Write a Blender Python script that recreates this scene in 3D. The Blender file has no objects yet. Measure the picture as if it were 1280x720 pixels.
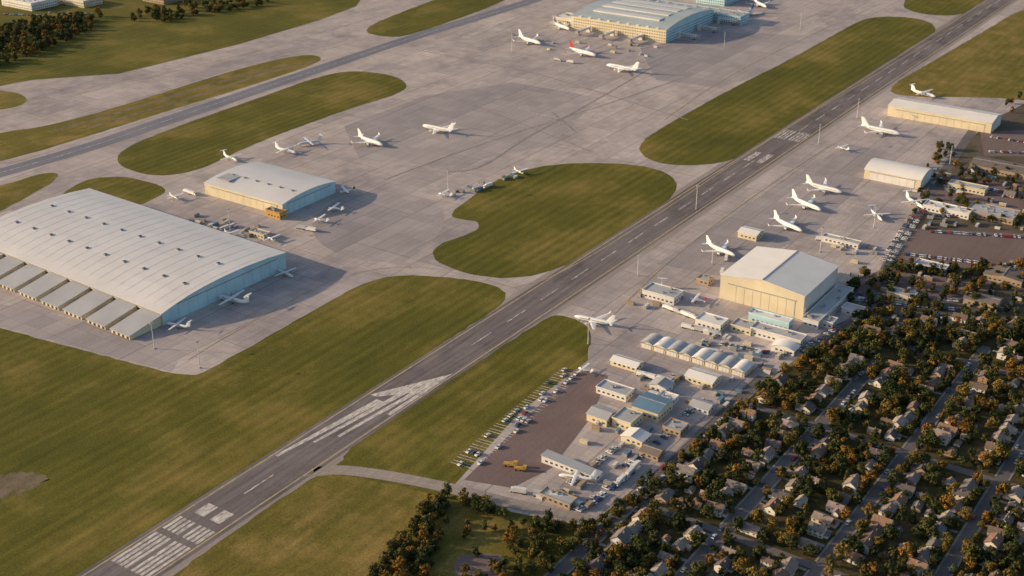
import bpy, bmesh, math, random
from mathutils import Vector, Matrix
from mathutils.geometry import tessellate_polygon
from collections import defaultdict
random.seed(7)
R=math.radians
# ------------------------------------------------------------------ image pixels to ground coordinates
CAM_H=380.0; PITCH=R(25); FPX=1630.0
def G(px,py):  # unprojects an image pixel through the camera onto the ground plane
    dx=(px-640)/FPX; dy=(360-py)/FPX
    d=Vector((dx, math.cos(PITCH)+dy*math.sin(PITCH), -math.sin(PITCH)+dy*math.cos(PITCH)))
    t=CAM_H/(-d.z)
    return Vector((d.x*t,d.y*t,0))
O=G(148,720); E1=(G(1250,0)-O).normalized(); E2=Vector((E1.y,-E1.x,0))
TH=math.atan2(E1.y,E1.x)
def RF(s,t,z=0): 
    v=O+E1*s+E2*t; return Vector((v.x,v.y,z))
def toRF(p):
    d=p-O; return d.dot(E1), d.dot(E2)
sc=bpy.context.scene
col=sc.collection
# ------------------------------------------------------------------ materials
def newmat(name):
    m=bpy.data.materials.new(name); m.use_nodes=True
    nt=m.node_tree; b=nt.nodes['Principled BSDF']
    b.inputs['Specular IOR Level'].default_value=0.25
    return m,nt,b
def N(nt,t,**kw):
    n=nt.nodes.new(t)
    for k,v in kw.items(): setattr(n,k,v)
    return n
def c4(c): return (c[0],c[1],c[2],1)
def mixn(nt,fac,a,b,mode='MIX'):
    m=N(nt,'ShaderNodeMixRGB',blend_type=mode)
    for i,v in ((0,fac),(1,a),(2,b)):
        if hasattr(v,'is_linked'): nt.links.new(v,m.inputs[i])
        elif i==0: m.inputs[0].default_value=v
        else: m.inputs[i].default_value=c4(v)
    return m.outputs[0]
def noise(nt,vec,scale,detail=4,rough=.6,lo=.3,hi=.7):
    n=N(nt,'ShaderNodeTexNoise'); n.inputs['Scale'].default_value=scale
    n.inputs['Detail'].default_value=detail; n.inputs['Roughness'].default_value=rough
    nt.links.new(vec,n.inputs['Vector'])
    r=N(nt,'ShaderNodeMapRange'); nt.links.new(n.outputs['Fac'],r.inputs[0])
    r.inputs[1].default_value=lo; r.inputs[2].default_value=hi
    return r.outputs[0]
def mapping(nt,vec,rot=0,scale=(1,1,1)):
    m=N(nt,'ShaderNodeMapping'); nt.links.new(vec,m.inputs[0])
    m.inputs['Rotation'].default_value=(0,0,rot); m.inputs['Scale'].default_value=scale
    return m.outputs[0]
def groundmat(name,dark,light,alt=None,slab=0,streak=0,mow=0,s1=.012,s2=.09,s3=.8,fine=.35,rough=.95,altscale=.02,alo=.48,spots=0):
    m,nt,b=newmat(name)
    g=N(nt,'ShaderNodeNewGeometry'); v=mapping(nt,g.outputs['Position'],-TH)
    a=noise(nt,v,s1,5); 
    c=mixn(nt,a,dark,light)
    n2=noise(nt,v,s2,5,.65)
    c=mixn(nt,mixn(nt,.35,(0,0,0),n2),c,light)
    if alt: c=mixn(nt,noise(nt,v,altscale,7,.72,alo,alo+.2),c,alt)
    n3=noise(nt,v,s3,3,.7,.25,.75)
    k=1-fine
    c=mixn(nt,1,c,mixn(nt,n3,(k,k,k),(1+fine*.5,)*3),'MULTIPLY')
    if spots:
        sp=noise(nt,v,.07,6,.75,.60,.72)
        c=mixn(nt,1,c,mixn(nt,sp,(1,1,1),(1-spots,)*3),'MULTIPLY')
    if slab:
        br=N(nt,'ShaderNodeTexBrick'); br.offset=0; br.squash=1
        nt.links.new(v,br.inputs['Vector']); br.inputs['Scale'].default_value=1
        br.inputs['Brick Width'].default_value=slab; br.inputs['Row Height'].default_value=slab
        br.inputs['Mortar Size'].default_value=.16; br.inputs['Mortar Smooth'].default_value=.6
        br.inputs['Color1'].default_value=(.86,.86,.86,1); br.inputs['Color2'].default_value=(1.04,1.03,1.02,1)
        br.inputs['Mortar'].default_value=(.6,.59,.58,1)
        c=mixn(nt,.8,c,br.outputs['Color'],'MULTIPLY')
        br2=N(nt,'ShaderNodeTexBrick'); br2.offset=.5
        nt.links.new(v,br2.inputs['Vector']); br2.inputs['Scale'].default_value=1
        br2.inputs['Brick Width'].default_value=slab*9; br2.inputs['Row Height'].default_value=slab*4
        br2.inputs['Mortar Size'].default_value=.4
        br2.inputs['Color1'].default_value=(.82,.82,.85,1); br2.inputs['Color2'].default_value=(1.07,1.05,1.03,1)
        br2.inputs['Mortar'].default_value=(.66,.64,.62,1)
        c=mixn(nt,.85,c,br2.outputs['Color'],'MULTIPLY')
    if streak:
        v2=mapping(nt,v,0,(.04,1,1))
        st=noise(nt,v2,.35,4,.7,.3,.7)
        c=mixn(nt,1,c,mixn(nt,st,(1-streak,)*3,(1+streak*.5,)*3),'MULTIPLY')
    if mow:
        w=N(nt,'ShaderNodeTexWave'); w.bands_direction='Y'; nt.links.new(v,w.inputs['Vector'])
        w.inputs['Scale'].default_value=.035; w.inputs['Distortion'].default_value=1.5; w.inputs['Detail Scale'].default_value=.3
        c=mixn(nt,1,c,mixn(nt,w.outputs['Fac'],(1-mow,)*3,(1+mow,)*3),'MULTIPLY')
        v3=mapping(nt,v,0,(.06,1,1)); st=noise(nt,v3,.22,4,.7,.3,.7)
        c=mixn(nt,1,c,mixn(nt,st,(.80,.83,.80),(1.16,1.13,1.1)),'MULTIPLY')
    nt.links.new(c,b.inputs['Base Color']); b.inputs['Roughness'].default_value=rough
    b.inputs['Specular IOR Level'].default_value=.12
    return m
def paintmat(name,colr,under,wear=.5):
    m,nt,b=newmat(name); g=N(nt,'ShaderNodeNewGeometry'); v=mapping(nt,mapping(nt,g.outputs['Position'],-TH),0,(.3,1,1))
    f=noise(nt,v,.7,5,.75,.62-wear*.35,.62); 
    c=mixn(nt,f,under,colr); nt.links.new(c,b.inputs['Base Color']); b.inputs['Roughness'].default_value=.9
    return m
def surf(name,c,c2=None,rough=.6,scale=.25,rib=0,ribdir='X',metal=0,spec=.3,grime=.25):
    m,nt,b=newmat(name); tc=N(nt,'ShaderNodeTexCoord'); v=tc.outputs['Object']
    c2=c2 or tuple(x*(1-grime) for x in c)
    k=mixn(nt,noise(nt,v,scale,5,.65),c2,c)
    k=mixn(nt,mixn(nt,.25,(0,0,0),noise(nt,v,scale*8,3)),k,tuple(x*.8 for x in c))
    if rib:
        w=N(nt,'ShaderNodeTexWave'); w.bands_direction=ribdir; w.wave_profile='SAW'; nt.links.new(v,w.inputs['Vector'])
        w.inputs['Scale'].default_value=rib
        k=mixn(nt,.6,k,mixn(nt,w.outputs['Fac'],(.82,)*3,(1.03,)*3),'MULTIPLY')
    nt.links.new(k,b.inputs['Base Color']); b.inputs['Roughness'].default_value=rough
    b.inputs['Metallic'].default_value=metal; b.inputs['Specular IOR Level'].default_value=spec
    return m
def randmat(name,cols,rough=.8,mult=1.0,nscale=.6,var=.35,spec=.2):
    m,nt,b=newmat(name); oi=N(nt,'ShaderNodeObjectInfo')
    mu=N(nt,'ShaderNodeMath',operation='MULTIPLY'); nt.links.new(oi.outputs['Random'],mu.inputs[0]); mu.inputs[1].default_value=mult
    fr=N(nt,'ShaderNodeMath',operation='FRACT'); nt.links.new(mu.outputs[0],fr.inputs[0])
    cr=N(nt,'ShaderNodeValToRGB'); cr.color_ramp.interpolation='CONSTANT'; e=cr.color_ramp.elements
    while len(e)<len(cols): e.new(.5)
    for i,cc in enumerate(cols):
        e[i].position=i/len(cols); e[i].color=c4(cc)
    nt.links.new(fr.outputs[0],cr.inputs[0])
    tc=N(nt,'ShaderNodeTexCoord'); n=noise(nt,tc.outputs['Object'],nscale,3,.7)
    k=mixn(nt,1,cr.outputs[0],mixn(nt,n,(1-var,)*3,(1+var,)*3),'MULTIPLY')
    nt.links.new(k,b.inputs['Base Color']); b.inputs['Roughness'].default_value=rough; b.inputs['Specular IOR Level'].default_value=spec
    return m
M_grass=groundmat('grass_mown',(.090,.094,.016),(.185,.160,.030),alt=(.28,.205,.06),mow=.09,fine=.45,altscale=.012,alo=.5)
M_grass2=groundmat('grass_rough',(.130,.115,.024),(.23,.185,.040),alt=(.33,.235,.08),mow=.05,fine=.5,altscale=.03,alo=.46)
M_apron=groundmat('apron_concrete',(.44,.385,.365),(.62,.54,.505),alt=(.37,.33,.33),slab=7.5,streak=.14,fine=.14,altscale=.015,spots=.25)
M_taxi=groundmat('taxiway_asphalt',(.185,.185,.225),(.26,.255,.29),streak=.18,fine=.15,spots=.15)
M_run=groundmat('runway_asphalt',(.175,.150,.150),(.26,.225,.22),alt=(.135,.12,.125),streak=.40,fine=.18,spots=.2)
M_shoulder=groundmat('runway_shoulder',(.31,.265,.24),(.42,.36,.325),streak=.2,fine=.2,spots=.15)
M_patch=groundmat('apron_asphalt_and_shade_patch',(.36,.325,.325),(.48,.43,.42),slab=15,streak=.15,fine=.15,spots=.2)
M_lot=groundmat('parking_asphalt',(.17,.122,.115),(.26,.19,.18),streak=.1,fine=.25,spots=.2)
M_street=groundmat('street_asphalt',(.13,.118,.12),(.20,.18,.175),fine=.2)
M_walk=groundmat('sidewalk_concrete',(.25,.23,.21),(.34,.31,.28),fine=.2)
M_yard=groundmat('yard_ground',(.032,.040,.012),(.10,.082,.034),alt=(.14,.10,.06),s1=.03,s2=.15,fine=.5,altscale=.06)
M_ind=groundmat('industrial_ground',(.10,.082,.060),(.18,.145,.11),alt=(.06,.062,.024),s1=.02,s2=.1,fine=.4,altscale=.04)
M_white=paintmat('painted_white_marking',(.82,.78,.74),(.30,.255,.24),.4)
M_worn=paintmat('worn_white_marking',(.78,.72,.66),(.28,.24,.23),.75)
M_yel=paintmat('painted_yellow_marking',(.62,.47,.18),(.33,.28,.25),.6)
M_seam=paintmat('sealed_joint',(.19,.165,.16),(.38,.33,.31),.6)
M_roofW=surf('white_metal_roof',(.78,.75,.73),rough=.45,scale=.03,rib=.35,ribdir='Y',grime=.16)
M_roofW2=surf('pale_membrane_roof',(.84,.81,.77),rough=.6,scale=.06,grime=.13)
M_roofG=surf('grey_metal_roof',(.52,.52,.53),rough=.5,scale=.05,rib=.35,ribdir='Y')
M_roofT=surf('teal_grey_roof',(.50,.56,.56),rough=.5,scale=.03,rib=.25,ribdir='X')
M_roofB=surf('blue_metal_roof',(.16,.28,.40),rough=.5,scale=.05,rib=.4)
M_roofD=surf('dark_flat_roof',(.22,.18,.16),rough=.9)
M_wallC=surf('cream_cladding',(.80,.70,.50),rough=.6,scale=.05,rib=.5,ribdir='Y')
M_wallW=surf('white_cladding',(.83,.80,.76),rough=.6,scale=.05,rib=.5,ribdir='X')
M_wallB=surf('light_blue_cladding',(.54,.78,.86),rough=.5,scale=.05,rib=.5,ribdir='X')
M_wallT=surf('tan_wall',(.44,.33,.23),rough=.8)
M_dark=surf('dark_opening',(.05,.048,.05),rough=.7)
M_glass=surf('window_glass',(.05,.07,.09),rough=.15,spec=.6)
M_trim=surf('steel_trim',(.38,.37,.36),rough=.5)
M_ac=surf('aircraft_white_paint',(.86,.85,.84),rough=.3,scale=.2,grime=.06,spec=.5)
M_acg=surf('aircraft_grey_paint',(.45,.46,.48),rough=.4)
M_red=surf('red_livery',(.50,.05,.035),rough=.4)
M_blue=surf('blue_livery',(.05,.10,.30),rough=.4)
M_orange=surf('ochre_paint',(.62,.38,.10),rough=.5)
M_tire=surf('rubber',(.03,.03,.03),rough=.9)
M_bark=surf('bark',(.09,.065,.045),rough=.95)
M_leaf=randmat('foliage',[(.040,.050,.012),(.062,.066,.016),(.10,.088,.018),(.16,.10,.018),(.046,.055,.018),(.22,.115,.020),(.030,.043,.012),(.18,.125,.028),(.07,.075,.018)],mult=1,nscale=.35,var=.6)
M_hw=randmat('house_wall',[(.76,.70,.62),(.64,.54,.42),(.78,.74,.70),(.46,.32,.23),(.72,.65,.54),(.78,.76,.70)],mult=13.7,var=.1)
M_hr=randmat('house_roof',[(.18,.13,.10),(.28,.22,.19),(.14,.12,.12),(.36,.30,.26),(.26,.16,.11),(.20,.18,.17)],mult=7.3,var=.25)
M_car=randmat('car_paint',[(.75,.75,.74),(.10,.10,.11),(.55,.56,.57),(.78,.77,.75),(.35,.04,.03),(.06,.09,.2),(.3,.3,.31),(.7,.69,.66)],rough=.3,mult=5.1,var=.03,spec=.5)
M_carw=randmat('white_vehicle_paint',[(.78,.76,.73),(.7,.69,.67),(.8,.79,.77),(.5,.5,.5)],rough=.35,mult=3.3,var=.04,spec=.5)
# ------------------------------------------------------------------ mesh builder
class MB:
    def __init__(s): s.v=[];s.f=[];s.m=[];s.mats=[]
    def mi(s,m):
        if m not in s.mats: s.mats.append(m)
        return s.mats.index(m)
    def poly(s,pts,m):
        i=len(s.v); s.v+= [tuple(p) for p in pts]; s.f.append(list(range(i,i+len(pts)))); s.m.append(s.mi(m))
    def box(s,x0,x1,y0,y1,z0,z1,m):
        i=len(s.v); s.v+=[(x,y,z) for z in (z0,z1) for x,y in ((x0,y0),(x1,y0),(x1,y1),(x0,y1))]
        for f in ((3,2,1,0),(4,5,6,7),(0,1,5,4),(1,2,6,5),(2,3,7,6),(3,0,4,7)):
            s.f.append([i+k for k in f]); s.m.append(s.mi(m))
    def hexa(s,p,m):
        i=len(s.v); s.v+=[tuple(q) for q in p]
        for f in ((3,2,1,0),(4,5,6,7),(0,1,5,4),(1,2,6,5),(2,3,7,6),(3,0,4,7)):
            s.f.append([i+k for k in f]); s.m.append(s.mi(m))
    def loft(s,rings,m,cap=True):
        n=len(rings[0]); b=len(s.v)
        for r in rings: s.v+=[tuple(p) for p in r]
        for k in range(len(rings)-1):
            for j in range(n):
                a=b+k*n+j; c=b+k*n+(j+1)%n
                s.f.append([a,c,c+n,a+n]); s.m.append(s.mi(m))
        if cap:
            s.f.append([b+j for j in range(n)][::-1]); s.m.append(s.mi(m))
            e=b+(len(rings)-1)*n; s.f.append([e+j for j in range(n)]); s.m.append(s.mi(m))
    def tube(s,p0,p1,r0,r1,m,n=8):
        p0=Vector(p0);p1=Vector(p1);d=(p1-p0).normalized()
        a=d.orthogonal().normalized(); b=d.cross(a)
        s.loft([[p+ (a*math.cos(2*math.pi*j/n)+b*math.sin(2*math.pi*j/n))*r for j in range(n)] for p,r in ((p0,r0),(p1,r1))],m)
    def mesh(s,name,smooth=False):
        me=bpy.data.meshes.new(name); me.from_pydata(s.v,[],s.f)
        for m in s.mats: me.materials.append(m)
        for i,p in enumerate(me.polygons): p.material_index=s.m[i]; p.use_smooth=smooth
        bm=bmesh.new(); bm.from_mesh(me); bmesh.ops.recalc_face_normals(bm,faces=bm.faces); bm.to_mesh(me); bm.free()
        return me
def put(name,me,loc=(0,0,0),rot=0,scale=1,parent=None):
    o=bpy.data.objects.new(name,me); o.location=loc; o.rotation_euler=(0,0,rot)
    o.scale=(scale,)*3 if not hasattr(scale,'__len__') else scale
    col.objects.link(o)
    if parent: o.parent=parent
    return o
# ------------------------------------------------------------------ ground sheets
def chaikin(p,n=2,closed=True):
    for _ in range(n):
        q=[]
        rng=range(len(p)) if closed else range(len(p)-1)
        if not closed: q.append(p[0])
        for i in rng:
            a=p[i]; b=p[(i+1)%len(p)]
            q.append(a*.75+b*.25); q.append(a*.25+b*.75)
        if not closed: q.append(p[-1])
        p=q
    return p
def jitter(p,step=5,amp=.5):
    q=[]
    for i in range(len(p)):
        a=p[i]; b=p[(i+1)%len(p)]; L=(b-a).length; n=max(1,int(L/step))
        for k in range(n):
            u=a.lerp(b,k/n); q.append(u+Vector((random.uniform(-amp,amp),random.uniform(-amp,amp),0)))
    return q
def sheet(name,pts,m,z,smooth=2,jit=0):
    p=[G(*q) if not isinstance(q,Vector) else q.copy() for q in pts]
    if smooth: p=chaikin(p,smooth)
    if jit: p=jitter(p,6,jit)
    tri=tessellate_polygon([[Vector((a.x,a.y,0)) for a in p]])
    me=bpy.data.meshes.new(name); me.from_pydata([(a.x,a.y,z) for a in p],[],[list(t) for t in tri])
    me.materials.append(m)
    bm=bmesh.new(); bm.from_mesh(me)
    for f in bm.faces:
        f.normal_update()
        if f.normal.z<0: f.normal_flip()
    bm.to_mesh(me); bm.free()
    return put(name,me)
def strip_pts(pts,w,smooth=2):
    p=[G(*q) if not isinstance(q,Vector) else q for q in pts]
    if smooth: p=chaikin(p,smooth,False)
    L=[];Rr=[]
    for i in range(len(p)):
        d=(p[min(i+1,len(p)-1)]-p[max(i-1,0)]).normalized(); n=Vector((-d.y,d.x,0))
        L.append(p[i]+n*w/2); Rr.append(p[i]-n*w/2)
    return L,Rr
def strip(name,pts,w,m,z,smooth=2,mb=None):
    L,Rr=strip_pts(pts,w,smooth)
    own=mb is None
    if own: mb=MB()
    for i in range(len(L)-1):
        mb.poly([(a.x,a.y,z) for a in (Rr[i],Rr[i+1],L[i+1],L[i])],m)
    if own: return put(name,mb.mesh(name))
sheet('ground_grass',[Vector((-7000,-2500,0)),Vector((7000,-2500,0)),Vector((7000,12000,0)),Vector((-7000,12000,0))],M_grass,0,0)
sheet('airfield_pavement',[(-300,165),(40,100),(150,92),(300,55),(400,25),(445,8),(480,-40),(520,-120),(1700,-120),(1500,-40),(1400,60),(1300,190),(1185,200),(1140,285),(1060,400),(1000,445),(950,482),(735,658),(640,640),(568,606),(650,515),(735,450),(735,415),(690,395),(560,478),(420,500),(235,490),(0,425),(-300,350)],M_apron,.02,0)
sheet('runway_shoulder',[RF(-60,-21),RF(2600,-21),RF(2600,21),RF(-60,21)],M_shoulder,.045,0)
gr=[
 ([(-200,212),(0,165),(60,158),(160,130),(300,85),(380,67),(408,72),(380,86),(200,142),(60,186),(0,202),(-200,250)],M_grass2),
 ([(143,197),(165,180),(230,155),(330,120),(400,95),(440,88),(490,93),(512,105),(500,117),(440,135),(350,167),(300,188),(270,203),(240,215),(200,221),(158,213)],M_grass),
 ([(70,252),(90,232),(120,221),(165,221),(212,236),(195,248),(150,266),(108,266)],M_grass),
 ([(-200,345),(0,265),(40,243),(78,220),(60,214),(0,233),(-200,285)],M_grass2),
 ([(445,38),(520,8),(560,-6),(650,-8),(600,14),(520,42),(488,48)],M_grass),
 ([(793,183),(830,158),(900,118),(1000,68),(1060,33),(1090,20),(1150,22),(1174,35),(1160,50),(1100,87),(1020,137),(960,178),(920,200),(870,208),(815,204)],M_grass),
 ([(1125,5),(1140,16),(1190,21),(1222,12),(1245,-5),(1150,-20)],M_grass),
 ([(1100,115),(1160,80),(1220,45),(1290,3),(1500,-60),(1600,-20),(1500,150),(1280,124),(1200,121),(1150,122)],M_grass2),
 ([(560,268),(585,250),(620,223),(680,206),(750,203),(815,208),(846,224),(846,240),(820,265),(770,298),(720,328),(670,345),(620,349),(570,339),(538,322),(545,306),(600,288),(598,276),(575,275)],M_grass),
 ([(-300,330),(0,410),(150,450),(235,472),(262,462),(300,440),(380,395),(450,355),(500,342),(600,350),(634,364),(630,380),(560,425),(400,530),(130,705),(-20,800),(-300,800)],M_grass),
 ([(425,575),(450,548),(560,478),(680,398),(705,392),(742,412),(735,440),(690,475),(650,512),(590,560),(572,602),(500,594),(440,583)],M_grass),
 ([(150,765),(370,610),(400,592),(440,596),(530,614),(580,632),(680,655),(640,720),(600,800),(300,850)],M_grass2),
 ([(-60,112),(15,113),(38,124),(20,136),(-60,142)],M_grass2)]
for p,m in gr: sheet('grass_area',p,m,.06,2,.6)
M_soil=groundmat('bare_soil',(.17,.13,.085),(.30,.23,.16),alt=(.11,.10,.035),altscale=.08,fine=.4)
sheet('bare_soil_patch',[(-30,600),(10,590),(40,588),(66,596),(45,608),(10,622),(-30,628)],M_soil,.08,2,2)
sheet('bare_soil_patch',[(560,700),(600,690),(640,697),(630,730),(580,740)],M_lot,.08,2,.8)
for a in ([(110,160),(240,122),(330,92),(395,76)],[(60,165),(160,138),(260,106),(360,80)]):
    strip('service_track',a,5,M_soil,.08)
sheet('runway',[RF(-60,-16.5),RF(2600,-16.5),RF(2600,16.5),RF(-60,16.5)],M_run,.085,0)
strip('secondary_taxiway',[(-200,275),(0,216),(100,188),(210,150),(400,86),(520,45),(660,3),(820,-50)],21,M_taxi,.085)
strip('taxiway_road',[(392,590),(430,586),(530,602),(640,630),(735,650)],9,M_shoulder,.085)
for i,p in enumerate(([(430,158),(530,120),(640,103),(750,122),(690,180),(560,208),(450,200)],
          [(800,60),(900,40),(1030,45),(1040,60),(900,110),(820,100)],
          [(820,330),(960,240),(1060,180),(1110,190),(1020,290),(900,345)],
          [(0,380),(120,405),(230,440),(215,465),(0,408)],
          [(385,290),(400,262),(440,240),(535,245),(560,268),(545,300),(500,332),(420,320)])):  # last patch: middle hangar's cast shadow painted as darker pavement colour
    sheet('apron_asphalt_and_shade_patch',p,M_patch,.035,0 if i<4 else 2)
sheet('parking_lot_pavement',[(580,600),(655,525),(720,462),(760,470),(740,520),(690,585),(640,610)],M_lot,.065,0)
mk=MB()
def rqm(b,s0,s1,t0,t1,z,m): b.poly([RF(s0,t0,z),RF(s0,t1,z),RF(s1,t1,z),RF(s1,t0,z)],m)
for t in (-13.8,13.8): rqm(mk,-50,2600,t-.45,t+.45,.105,M_yel)
for sg in (-1,1):
    for i in range(4):
        a=1.4+i*3.0
        t0,t1=sorted((sg*a,sg*(a+1.9)))
        rqm(mk,6,34,t0,t1,.105,M_worn); rqm(mk,38,50,t0,t1,.105,M_worn)
        rqm(mk,772,800,t0,t1,.105,M_white)
    t0,t1=sorted((sg*2.2,sg*9)); rqm(mk,56,66,t0,t1,.105,M_worn)
    t0,t1=sorted((sg*3.2,sg*8.6)); rqm(mk,700,726,t0,t1,.105,M_white)
mk.poly([RF(118,-12.5,.105),RF(118,-10.5,.105),RF(196,-1,.105),RF(196,-6,.105)],M_worn)
mk.poly([RF(140,-5,.105),RF(140,-3.2,.105),RF(214,4.6,.105),RF(214,.4,.105)],M_worn)
mk.poly([RF(152,2,.105),RF(152,4,.105),RF(216,9.6,.105),RF(216,6,.105)],M_worn)
mk.poly([RF(198,-12.5,.108),RF(198,-8,.108),RF(218,11,.108),RF(246,12.5,.108)],M_worn)
mk.poly([RF(186,9.8,.111),RF(186,12.5,.111),RF(240,12.8,.111),RF(218,10,.111)],M_worn)
s=82
while s<2500:
    if not (110<s<245 or 690<s<800): rqm(mk,s,s+22,-.5,.5,.105,M_white)
    s+=40
put('runway_markings',mk.mesh('runway_markings'))
mk=MB(); zz=.115
for pts,w,m in (
 ([(-100,245),(0,216),(100,188),(210,150),(400,86),(520,45),(660,3)],.8,M_white),
 ([(0,140),(120,112),(300,70),(440,30),(560,-5)],.8,M_yel),
 ([(640,360),(700,345),(850,250),(900,215),(1000,150),(1100,90),(1240,5)],.7,M_yel),
 ([(235,450),(300,410),(430,340),(540,330),(640,365)],.7,M_yel),
 ([(560,215),(600,212),(660,170),(720,140),(830,75)],1.6,M_seam),
 ([(520,62),(640,85),(700,100),(860,150)],1.6,M_seam),
 ([(480,225),(600,180),(760,130),(860,95)],1.2,M_seam),
 ([(560,120),(640,150),(740,190)],1.4,M_seam),([(640,130),(700,155),(760,175)],1.0,M_white),
 ([(690,140),(720,165)],2,M_seam),
 ([(830,150),(900,100),(1000,50),(1100,5)],.8,M_yel),
 ([(760,400),(830,330),(940,245),(1040,180)],.8,M_yel),
 ([(380,595),(430,588),(530,604),(620,624)],.5,M_yel)):
    strip('',pts,w,m,zz,2,mk); zz+=.003
for i in range(14):
    strip('',[(600+i*14,25+i*2.2),(560+i*14,44+i*2.0)],.8,M_seam,.105,0,mk)
put('taxiway_markings',mk.mesh('taxiway_markings'))
# ------------------------------------------------------------------ residential + industrial ground
resid=[G(*p) for p in [(655,760),(735,660),(955,482),(1010,445),(1075,432),(1180,425),(1300,412),(1500,430),(1600,700),(1600,950),(600,950)]]
sheet('residential_ground',resid,M_yard,.07,0)
sheet('industrial_ground',[(1010,445),(1065,400),(1140,285),(1187,195),(1240,150),(1300,120),(1600,100),(1700,430),(1500,430),(1300,412),(1180,425),(1075,432)],M_ind,.072,0)
for p in ([(1125,285),(1280,292),(1400,300),(1380,350),(1280,345),(1112,322)],[(1225,165),(1330,160),(1330,196),(1230,195)],[(1060,352),(1100,338),(1240,352),(1230,375),(1120,385),(1060,380)],[(1150,235),(1180,215),(1280,235),(1280,262),(1160,262)]):
    sheet('car_park_pavement',p,M_lot,.085,0)
for i,a in enumerate(([(1000,440),(1060,402),(1090,398),(1280,402),(1400,410)],[(1108,335),(1150,262),(1190,200),(1225,150)],[(1090,400),(1108,335)],[(1150,265),(1280,275),(1400,280)])):
    strip('access_road',a,8,M_street,.092+i*.004)
def inpoly(p,poly):
    c=False; n=len(poly); j=n-1
    for i in range(n):
        a=poly[i]; b=poly[j]
        if (a.y>p.y)!=(b.y>p.y) and p.x<(b.x-a.x)*(p.y-a.y)/(b.y-a.y)+a.x: c=not c
        j=i
    return c
def scatter(poly,n):
    pts=[G(*q) for q in poly]; out=[];it=0
    x0=min(p.x for p in pts);x1=max(p.x for p in pts);y0=min(p.y for p in pts);y1=max(p.y for p in pts)
    while len(out)<n and it<n*30:
        it+=1; p=Vector((random.uniform(x0,x1),random.uniform(y0,y1),0))
        if inpoly(p,pts): out.append(p)
    return out
streets=[169+50*k for k in range(0,8)]
cross=[-60,65,190,312,435]
def send(t): return 350+(t-171)*1.15
mb=MB();mw=MB();dr=MB()
def rbox(b,s0,s1,t0,t1,z0,z1,m): b.hexa([RF(s0,t0,z0),RF(s1,t0,z0),RF(s1,t1,z0),RF(s0,t1,z0)]+[RF(s0,t0,z1),RF(s1,t0,z1),RF(s1,t1,z1),RF(s0,t1,z1)],m)
for t in streets:
    hw=3.4 if t<220 else 2.9
    rqm(mb,-60,send(t),t-hw,t+hw,.10,M_street)
    cs=[c for c in cross if c<send(t)]+[send(t)]
    for a,b in zip(cs[:-1],cs[1:]):
        for o in (-1,1):
            t0,t1=sorted((t+o*hw,t+o*(hw+1.1))); rbox(mw,a+4,b-4,t0,t1,.05,.22,M_walk)
for c in cross: rqm(mb,c-2.8,c+2.8,165,560,.106,M_street)
put('residential_street',mb.mesh('st'))
# ------------------------------------------------------------------ trees
def tree_mesh(seed,h,r,elong=1.0,conifer=False):
    rd=random.Random(seed); b=MB()
    b.tube((0,0,-.2),(0,0,h*.4),.32,.2,M_bark,6); b.tube((0,0,h*.4),(rd.uniform(-.4,.4),rd.uniform(-.4,.4),h*.75),.2,.06,M_bark,5)
    cl=[]
    if conifer:
        for i in range(12):
            z=h*(.12+.83*i/11); rr=r*(1-i/12)
            for k in range(max(1,int(5*(1-i/12)))):
                a=rd.uniform(0,6.28); cl.append((Vector((math.cos(a)*rr*.55,math.sin(a)*rr*.55,z)),max(.45,rr*.45)))
    else:
        for i in range(15):
            a=rd.uniform(0,6.28); u=rd.uniform(-1,1); q=math.sqrt(max(0,1-u*u*.8))*rd.uniform(.3,.8)
            p=Vector((math.cos(a)*q*r,math.sin(a)*q*r,h*.54+u*h*.30*elong))
            cl.append((p,r*rd.uniform(.28,.48)))
            if i<5: b.tube((0,0,h*rd.uniform(.22,.4)),p*.9+Vector((0,0,h*.04)),.12,.03,M_bark,4)
    for c,cr in cl:
        for k in range(30):
            d=Vector((rd.gauss(0,1),rd.gauss(0,1),rd.gauss(0,.8))).normalized()*cr*rd.uniform(.5,1.1)
            p=c+d; nrm=(d.normalized()+Vector((rd.uniform(-.6,.6),rd.uniform(-.6,.6),rd.uniform(-.3,.8)))).normalized()
            a=nrm.orthogonal().normalized(); bb=nrm.cross(a); sz=rd.uniform(.38,.76)
            w=rd.uniform(0,6.28); a2=a*math.cos(w)+bb*math.sin(w); b2=nrm.cross(a2)
            i=len(b.v); b.v+=[tuple(p+a2*sz),tuple(p+b2*sz*.7),tuple(p-a2*sz),tuple(p-b2*sz*.7)]; b.f.append([i,i+1,i+2,i+3]); b.m.append(b.mi(M_leaf))
    me=bpy.data.meshes.new('tree'); me.from_pydata(b.v,[],b.f)
    for m in b.mats: me.materials.append(m)
    for i,p in enumerate(me.polygons): p.material_index=b.m[i]
    return me
TREES=[tree_mesh(1,9,3.4),tree_mesh(2,10.5,4.0),tree_mesh(3,8,3.8,.8),tree_mesh(4,11,3.9,1.1),tree_mesh(5,7,2.8),tree_mesh(6,9.5,4.4,.9),tree_mesh(8,8.5,3.1,1.1)]
CONI=tree_mesh(7,11,2.6,1,True)
def tree(p,s=1,parent=None,name='deciduous_tree'):
    me=random.choice(TREES)
    if not parent and random.random()<.04: me=CONI; name='conifer_tree'
    k=s*random.uniform(.75,1.2)
    return put(name,me,(p.x,p.y,0),random.uniform(0,6.28),(k*random.uniform(.9,1.1),k*random.uniform(.9,1.1),k),parent)
def tmass(name,poly,n,s=1):
    e=bpy.data.objects.new(name,None); col.objects.link(e)
    for p in scatter(poly,n): tree(p,s,e,'foliage_clump')
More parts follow.
